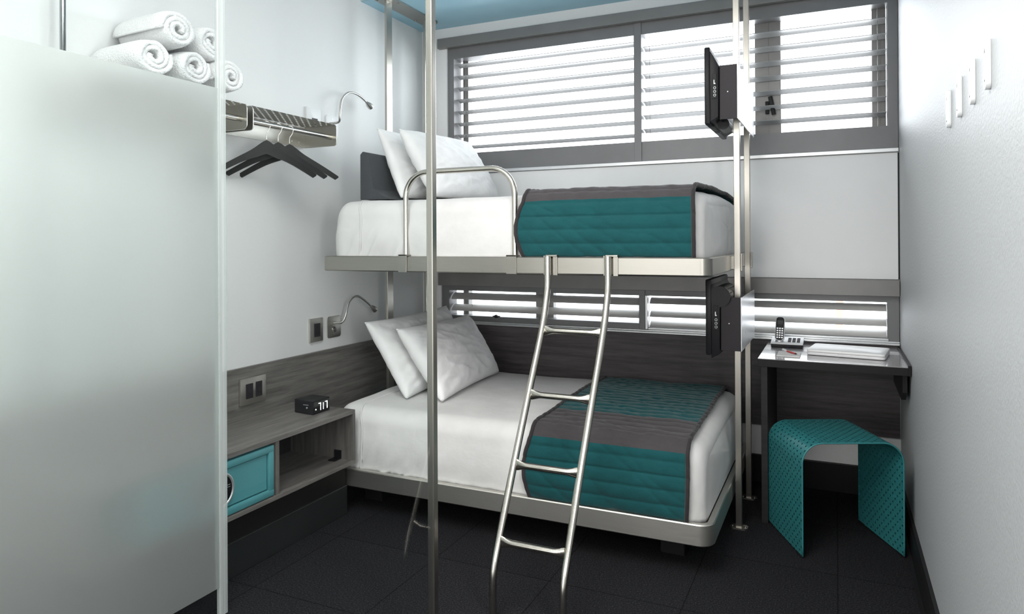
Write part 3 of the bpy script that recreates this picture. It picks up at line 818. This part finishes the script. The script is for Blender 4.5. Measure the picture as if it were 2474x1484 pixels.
SX = -2.282
def side_shape():
    x0, x1, z0, z1 = XL + .004, SX, 1.788, 1.894
    return [(x0, z0)] + arc(x1 - .018, z0 + .018, .018, -90, 0, 6) + arc(x1 - .018, z1 - .018, .018, 0, 90, 6) + [(x0, z1)]
def wall_shelf(label, y0, y1):
    t = thing('metal_shelf', label, 'shelf', (XL, (y0 + y1) / 2, 1.788), 'steel wall shelves with hanging rods')
    b = B(); uv_sheet(b, [(SX - .002, y0), (XL + .004, y0)], 0, 1, lambda q, w: (q.x, q.y, 1.89), 0) if False else None
    uvl = b.loops.layers.uv.new('UVMap')
    def quad(zz, flip):
        vs = [b.verts.new(p) for p in ((XL + .004, y0, zz), (SX - .004, y0, zz), (SX - .004, y1, zz), (XL + .004, y1, zz))]
        f = b.faces.new(vs[::-1] if flip else vs)
        for lp in f.loops: lp[uvl].uv = (lp.vert.co.y, lp.vert.co.x)
    quad(1.8935, False)
    bx(b, SX - .005, SX - .002, y0, y1, 1.8905, 1.894)
    obj('top', b, M['shelf_perf'], t)
    for y in (y0, y1 - .003):
        b = B(); prism(b, side_shape(), 'y', y, y + .003); obj('side_panel', b, M['steel_shelf'], t, smooth=30)
        b = B(); sh = side_shape(); tube(b, [(q[0], y + .0015, q[1]) for q in sh], .0018, 6); obj('edge', b, M['wire'], t, smooth='all')
    b = B(); bx(b, XL + .0005, XL + .004, y0, y1, 1.79, 1.892); bp = obj('back_plate', b, M['steel_shelf'], t)
    for y in (y1 - .10, y1 - .05):
        b = B(); cyl(b, (XL + .004, y, 1.812), (1, 0, 0), .005, .003, 10); obj('screw', b, M['wire'], bp)
    b = B(); cyl(b, (-2.318, y0 + .003, 1.832), (0, 1, 0), .0135, y1 - y0 - .006, 20); obj('hanging_rod', b, M['steel_tube'], t, smooth=50)
    return t
wall_shelf('perforated steel shelf with hangers on its rod, right of the towels', 2.288, 2.850)
wall_shelf('steel shelf carrying the rolled towels, seen partly through glass', 1.62, 2.256)

# ------------------------------------------------------------------ towels
def spiral(r, turns, n=90):
    pts = []
    for k in range(n + 1):
        a = 2 * PI * turns * k / n; rr = r * (.10 + .90 * k / n)
        pts.append((rr * math.cos(a), rr * math.sin(a)))
    return pts
def towel_proto():
    t = thing('rolled_towel', 'x', 'towel', (0, 0, 0), 'rolled white towels on the steel shelf')
    b = B(); r = .085; turns = 2.6; n = 110; Lx = .28; th = .0205
    sp = []
    for k in range(n + 1):
        a = 2 * PI * turns * k / n; rr = (r - th) * (.12 + .88 * k / n); sp.append((a + PI * .9, rr))
    nl = 14; grid = []
    for k, (a, rr) in enumerate(sp):
        rows = []
        for side in (0, 1):
            row = []
            for j in range(nl + 1):
                u = j / nl; x = -Lx + Lx * u
                fl = 1 - .10 * max(0, (.12 - min(u, 1 - u)) / .12)
                R_ = (rr + side * th) * fl + .0035 * noise.noise(Vector((x * 12, a * 1.4, rr * 40)))
                xx = x + .008 * noise.noise(Vector((a * .8, rr * 30, 2)))
                row.append(b.verts.new((xx, R_ * math.cos(a), R_ * .87 * math.sin(a))))
            rows.append(row)
        grid.append(rows)
    for k in range(n):
        g0, g1 = grid[k], grid[k + 1]
        for side in (0, 1):
            for j in range(nl): b.faces.new((g0[side][j], g0[side][j + 1], g1[side][j + 1], g1[side][j]))
        for j in (0, nl): b.faces.new((g0[0][j], g0[1][j], g1[1][j], g1[0][j]))
    for k in (0, n):
        for j in range(nl): b.faces.new((grid[k][0][j], grid[k][0][j + 1], grid[k][1][j + 1], grid[k][1][j]))
    obj('roll', b, M['towel'], t, smooth='all', local=True)
    b = B()
    tube(b, [(-Lx + .02 + (Lx - .04) * q / 8, (r + .0) * math.cos(sp[-1][0]), .87 * r * math.sin(sp[-1][0]) - .002) for q in range(9)], .005, 8)
    obj('hem', b, M['towel'], t, smooth='all', local=True)
    return t
tw = towel_proto()
for i, (x, y, z, rx, rz, lab) in enumerate([
    (-2.195, 1.738, 1.9685, 0, -3, 'rolled white towel at the left of the bottom row'),
    (-2.195, 1.914, 1.9685, 6, 2, 'rolled white towel in the middle of the bottom row'),
    (-2.200, 2.092, 1.9685, 180, 3, 'rolled white towel at the right of the bottom row, beyond the glass edge'),
    (-2.185, 1.832, 2.086, 172, -4, 'rolled white towel on top of the pile, the left one'),
    (-2.210, 2.006, 2.086, -8, 4, 'rolled white towel on top of the pile, the right one')]):
    o = tw if i == 0 else copy_tree(tw)
    o.location = (x, y, z); o.rotation_euler = (R(rx), 0, R(rz)); o['label'] = lab

# ------------------------------------------------------------------ hangers
def hanger_proto():
    t = thing('coat_hanger', 'x', 'hanger', (0, 0, 0), 'black coat hangers on the shelf rod')
    b = B(); W = .225; top = []; bot = []; n = 30
    for k in range(n + 1):
        u = -1 + 2 * k / n; a = abs(u)
        zt = -.125 * (a ** 1.15) + .018 * math.exp(-(u / .2) ** 2) - .018
        w = .036 - .010 * a + .026 * math.exp(-(u / .25) ** 2)
        if a > .93: w *= 1 - ((a - .93) / .07) ** 2 * .75
        notch = .007 if .77 < a < .80 else 0
        top.append((u * W, zt - notch)); bot.append((u * W, zt - w))
    def curve_y(x): return .028 * (x / W) ** 2
    for side, y in ((0, -.006), (1, .006)):
        pass
    V = [[b.verts.new((p[0], curve_y(p[0]) + y, p[1])) for p in line] for y in (-.006, .006) for line in (top, bot)]
    for k in range(n):
        b.faces.new((V[0][k], V[0][k + 1], V[1][k + 1], V[1][k])); b.faces.new((V[2][k], V[3][k], V[3][k + 1], V[2][k + 1]))
        b.faces.new((V[0][k], V[2][k], V[2][k + 1], V[0][k + 1])); b.faces.new((V[1][k], V[1][k + 1], V[3][k + 1], V[3][k]))
    for k in (0, n): b.faces.new((V[0][k], V[1][k], V[3][k], V[2][k]))
    obj('shoulders', b, M['hanger'], t, smooth=40, local=True)
    b = B(); zc = .068; r = .0175
    pts = [(0, 0, -.004), (0, 0, .025), (.006, 0, .038)] + [(-r * math.cos(R(q)) , 0, zc + r * math.sin(R(q))) for q in (225, 200, 170, 140, 110, 80, 50, 20, -10)][0:0]
    pts = [(0, 0, -.004), (0, 0, .028), (.012, 0, .048)] + [(q[0], 0, q[1]) for q in arc(0, zc, r, -30, 200, 14)]
    tube(b, bezier_path(pts, 3), .0021, 8); obj('hook', b, M['wire'], t, smooth='all', local=True)
    return t
hg = hanger_proto()
for i, (y, rz, lab) in enumerate([(2.405, 52, 'black hanger on the rod, nearest the glass edge'), (2.478, 50, 'black hanger on the rod, middle of three'), (2.552, 44, 'black hanger on the rod, rightmost of three')]):
    o = hg if i == 0 else copy_tree(hg)
    o.location = (-2.318, y, 1.832 - .0715 + .0005); o.rotation_euler = (0, 0, R(rz)); o['label'] = lab

# ------------------------------------------------------------------ glass screen
t = thing('glass_screen', 'frosted shower glass screen with a clear top along the left', 'glass screen', (-1.95, 1.3, 0))
GX = -1.95
b = B(); bx(b, GX - .005, GX + .005, .2, 1.784, .002, ZC - .002); obj('pane', b, M['glass'], t)
b = B(); f = b.faces.new([b.verts.new(p) for p in ((GX + .0065, .2, .105), (GX + .0065, 1.80, .105), (GX + .0065, 1.80, 1.838), (GX + .0065, .2, 1.838))])
obj('frosted_film', b, M['frost'], t, label='frosted band with a clear strip above')
b = B(); bx(b, GX - .007, GX + .010, 1.785, 1.797, .002, ZC - .002, .002); bx(b, GX - .003, GX + .007, 1.797, 1.822, .002, ZC - .002, .002); obj('edge_seal', b, M['edge_glass'], t)
t = thing('glass_door', 'clear glass door with a square steel stile in front of the beds', 'glass door', (-1.15, 1.5, 0))
b = B(); bx(b, -1.144, -1.136, 1.066, 1.868, .004, ZC - .004); obj('pane', b, M['glass'], t)
b = B(); bx(b, -1.152, -1.129, 1.868, 1.894, .002, ZC - .002, .0025); obj('stile', b, M['steel_v'], t)
t = thing('grab_pole', 'dark chrome pole standing behind the frosted glass', 'pole', (-2.40, 1.541, .76))
b = B(); tube(b, [(-2.40, 1.541, .76), (-2.40, 1.541, 2.66)], .0095, 16); obj('shaft', b, M['chrome'], t, smooth=50)
for z in (.82, 2.45):
    b = B(); tube(b, [(XL + .001, 1.541, z), (-2.40, 1.541, z)], .007, 12); cyl(b, (XL + .0005, 1.541, z), (1, 0, 0), .02, .006, 20); obj('bracket', b, M['chrome'], t, smooth=50)

# ------------------------------------------------------------------ coat hooks on the right wall
def hook_proto():
    t = thing('coat_hook', 'x', 'hook', (0, 0, 0), 'flat steel coat hooks on the right wall')
    b = B(); prism(b, roundrect(-.013, .013, -.052, .052, .0128, 8), 'x', -.010, -.0002, .001); pl = obj('face_plate', b, M['plate_white'], t, smooth=30, local=True)
    b = B(); prism(b, [(-.004, .024), (.004, .024), (.0, .036)], 'x', -.0105, -.0101); obj('slot', b, M['tv_box'], pl, local=True)
    b = B(); cyl(b, (-.0101, 0, -.033), (-1, 0, 0), .0025, .0006, 12); obj('screw', b, M['tv_box'], pl, local=True)
    return t
hk = hook_proto()
for i, (y, lab) in enumerate([(1.722, 'white flat coat hook on the right wall, nearest the camera'), (1.898, 'white flat coat hook on the right wall, second from the camera'), (2.083, 'white flat coat hook on the right wall, third from the camera'), (2.267, 'white flat coat hook on the right wall, nearest the window')]):
    o = hk if i == 0 else copy_tree(hk)
    o.location = (XR, y, 1.6585); o['label'] = lab

# ------------------------------------------------------------------ desk and what stands on it
t = thing('desk', 'dark laminate desk fixed in the corner under the window', 'desk', (-.02, 3.7, 0))
DX0, DX1, DY0, DY1 = -.327, .284, 3.405, YB - .018
b = B(); bx(b, DX0, DX1, DY0, DY1, .7545, .757); obj('top', b, M['desktop'], t, label='grey glossy desk surface')
b = B(); bx(b, DX0, DX1, DY0, DY1, .720, .7544, .001); obj('core', b, M['desk_edge'], t)
b = B(); bx(b, DX1 - .009, DX1 + .003, DY0 - .003, DY1, .720, .7645, .001); obj('edge_strip', b, M['desk_edge'], t)
b = B(); bx(b, DX0 + .012, DX0 + .040, DY0 + .012, DY1, .001, .7195, .001); obj('side_panel', b, M['wood_dark'], t)
b = B(); prism(b, [(DY0 + .045, .7195), (DY0 + .045, .64), (DY0 + .12, .595), (DY1, .595), (DY1, .7195)], 'x', .258, .276); obj('bracket', b, M['desk_edge'], t)

t = thing('cordless_phone', 'white and black cordless phone in its base on the desk', 'phone', (-.235, 3.85, .757))
b = B(); bx(b, -.300, -.152, 3.785, 3.905, .7575, .774, .003); obj('base_skirt', b, M['black'], t)
b = B(); prism(b, [(3.783, .774), (3.783, .780), (3.907, .798), (3.907, .774)], 'x', -.302, -.150, .002); ba = obj('base', b, M['phone_white'], t, smooth=40)
b = B()
for i in range(3):
    for j in range(4): bx(b, -.222 + .021 * i, -.207 + .021 * i, 3.810 + .020 * j, 3.822 + .020 * j, .784 + .0029 * j, .7885 + .0029 * j, .001)
obj('keypad', b, M['tv_box'], ba)
b = B(); cyl(b, (-.262, 3.825, .784), (0, 0, 1), .026, .008, 24, .022); obj('cradle', b, M['silver'], ba, smooth=40)
b = B()
def hs(w0, w1, z0, z1, y0, y1, n=10): pass
pro = roundrect(-.0225, .0225, 0, .122, .016, 6)
lean = Matrix.Translation((-.262, 3.822, .788)) @ Matrix.Rotation(R(-14), 4, 'X') @ Matrix.Rotation(R(2), 4, 'Y')
prism(b, pro, 'y', -.004, .016, .002); bmesh.ops.transform(b, matrix=lean, verts=b.verts); h = obj('handset', b, M['silver'], t, smooth=40)
b = B(); prism(b, roundrect(-.019, .019, .003, .119, .014, 6), 'y', -.0065, -.004, .0008); bmesh.ops.transform(b, matrix=lean, verts=b.verts); obj('front_shell', b, M['black'], h, smooth=40)
b = B()
for i in range(3):
    for j in range(5): bx(b, -.015 + .0115 * i, -.0075 + .0115 * i, -.0075, -.0066, .012 + .0115 * j, .0185 + .0115 * j)
bmesh.ops.transform(b, matrix=lean, verts=b.verts); obj('keys', b, M['silver'], h)
b = B(); bx(b, -.013, .013, -.0072, -.0066, .082, .102); bmesh.ops.transform(b, matrix=lean, verts=b.verts); obj('display', b, M['tv_screen'], h)

b = B(); bx(b, -.253, -.152, 3.495, 3.640, .7575, .7625, .0005)
tag(obj('notepad', b, M['paper']), 'small white notepad on the desk in front of the phone', 'notepad')
t = thing('ballpoint_pen', 'red and white pen lying on the notepad', 'pen', (-.2, 3.57, .763))
pa, pb = Vector((-.236, 3.655, .7668)), Vector((-.166, 3.535, .7668))
b = B(); tube(b, [pa.lerp(pb, .32), pa.lerp(pb, .9)], .0042, 10); obj('barrel', b, M['red'], t, smooth=50)
b = B(); tube(b, [pa, pa.lerp(pb, .32)], .0042, 10); obj('cap', b, M['white_plastic'], t, smooth=50)
b = B(); tube(b, [pa.lerp(pb, .9), pb], [.004, .001], 10); obj('tip', b, M['tv_box'], t, smooth=50)
b = B(); tube(b, [pa + Vector((0, 0, .006)), pa.lerp(pb, .25) + Vector((0, 0, .006))], .0012, 6); obj('clip', b, M['silver'], t)

t = thing('laptop', 'closed white laptop on the right of the desk', 'laptop', (.052, 3.69, .757), rotz=R(-8))
b = B(); prism(b, roundrect(-.165, .165, -.118, .118, .016, 6), 'z', .002, .0145, .002); obj('base', b, M['phone_white'], t, smooth=40, local=True)
b = B(); prism(b, roundrect(-.165, .165, -.118, .118, .016, 6), 'z', .0155, .027, .003); obj('lid', b, M['white_plastic'], t, smooth=40, local=True)
b = B(); bx(b, -.03, .03, -.1195, -.1182, .012, .0145); bx(b, .125, .14, -.1186, -.1182, .006, .009); obj('front_latch', b, M['silver'], t, local=True)
b = B()
for x in (-.14, .14):
    for y in (-.095, .095): cyl(b, (x, y, .0004), (0, 0, 1), .008, .0018, 12)
obj('foot_pads', b, M['tv_box'], t, local=True)

# ------------------------------------------------------------------ stool
t = thing('stool', 'teal perforated bent steel stool in front of the desk', 'stool', ((-.158 + .224 - .256 + .116) / 4, (3.088 + 3.26 + 3.451 + 3.628) / 4, 0), rotz=R(24.6))
Wd, Dp, Ht, Rd = .419, .374, .472, .085
path = [(-Wd / 2, .008)] + [(-Wd / 2, .05 + k * .08) for k in range(5)]
path += arc(-Wd / 2 + Rd, Ht - Rd, Rd, 180, 90, 14) + arc(Wd / 2 - Rd, Ht - Rd, Rd, 90, 0, 14)
path += [(Wd / 2, .05 + k * .08) for k in range(4, -1, -1)] + [(Wd / 2, .008)]
b = B(); uv_sheet(b, path, -Dp / 2, Dp / 2, lambda q, w: (q.x, w, q.y), -.006); obj('bent_shell', b, M['stool_perf'], t, smooth=30, local=True)
for e in (-Dp / 2, Dp / 2):
    b = B(); tube(b, [(p[0] * .986, e, p[1] - (.003 if p[1] > .4 else 0)) for p in path], .0035, 8); obj('rim', b, M['stool'], t, smooth='all', local=True)
for sx in (-1, 1):
    for sy in (-1, 1):
        b = B(); bx(b, sx * Wd / 2 * .986 - .005, sx * Wd / 2 * .986 + .005, sy * (Dp / 2 - .03) - .028, sy * (Dp / 2 - .03) + .028, .0003, .010, .001); obj('glide', b, M['black'], t, local=True)

# ------------------------------------------------------------------ light
w = bpy.data.worlds.new('daylight'); scene.world = w; w.use_nodes = True
bg = w.node_tree.nodes['Background']; bg.inputs['Color'].default_value = (.93, .96, 1, 1); bg.inputs['Strength'].default_value = 3.0

def area(name, loc, rot, size, energy, color=(1, 1, 1), sy=None):
    l = bpy.data.lights.new(name, 'AREA'); l.energy = energy; l.color = color; l.shape = 'RECTANGLE'; l.size = size; l.size_y = sy or size
    o = bpy.data.objects.new(name, l); C.objects.link(o); o.location = loc; o.rotation_euler = rot
    return o
area('ceiling_fill', (-1.0, .9, 2.66), (0, 0, 0), 1.3, 48, (1, .985, .96), 1.8)  # added soft fill overhead to balance the windows, no fitting modelled
area('entry_fill', (-1.1, -1.15, 1.35), (R(90), 0, R(-4)), 2.2, 27, (1, .98, .95), 1.7)  # added fill behind the camera for the surfaces facing it
area('side_fill', (.24, .93, 1.45), (0, R(90), 0), 1.5, 21, (1, .985, .96), .35)  # added fill just out of view, brightens the lower pillows
area('window_daylight', (-1.0, 4.6, 2.35), (R(-72), 0, 0), 2.6, 60, (.93, .96, 1), .9)

# ------------------------------------------------------------------ camera
cam = bpy.data.cameras.new('camera'); co = bpy.data.objects.new('camera', cam); C.objects.link(co)
f, th, pitch, roll, v0, u0 = 1697.18, .434248, .00218, -.005327, 579.8, 1231.5
cam.sensor_width = 36; cam.lens = f / 2474 * 36; cam.sensor_fit = 'HORIZONTAL'
cam.shift_x = (1237 - u0) / 2474; cam.shift_y = -(742 - v0) / 2474
F = Vector((-math.sin(th) * math.cos(pitch), math.cos(th) * math.cos(pitch), math.sin(pitch)))
r0 = Vector((math.cos(th), math.sin(th), 0)); up0 = r0.cross(F)
r = r0 * math.cos(roll) + up0 * math.sin(roll); up = -r0 * math.sin(roll) + up0 * math.cos(roll)
co.matrix_world = Matrix(((r.x, up.x, -F.x, 0), (r.y, up.y, -F.y, 0), (r.z, up.z, -F.z, 1.30), (0, 0, 0, 1)))
cam.clip_start = .02
scene.camera = co
scene.view_settings.view_transform = 'Standard'
scene.view_settings.look = 'None'
scene.view_settings.exposure = .3
scene.cycles.max_bounces = 12; scene.cycles.transparent_max_bounces = 24
scene.cycles.sample_clamp_indirect = 6
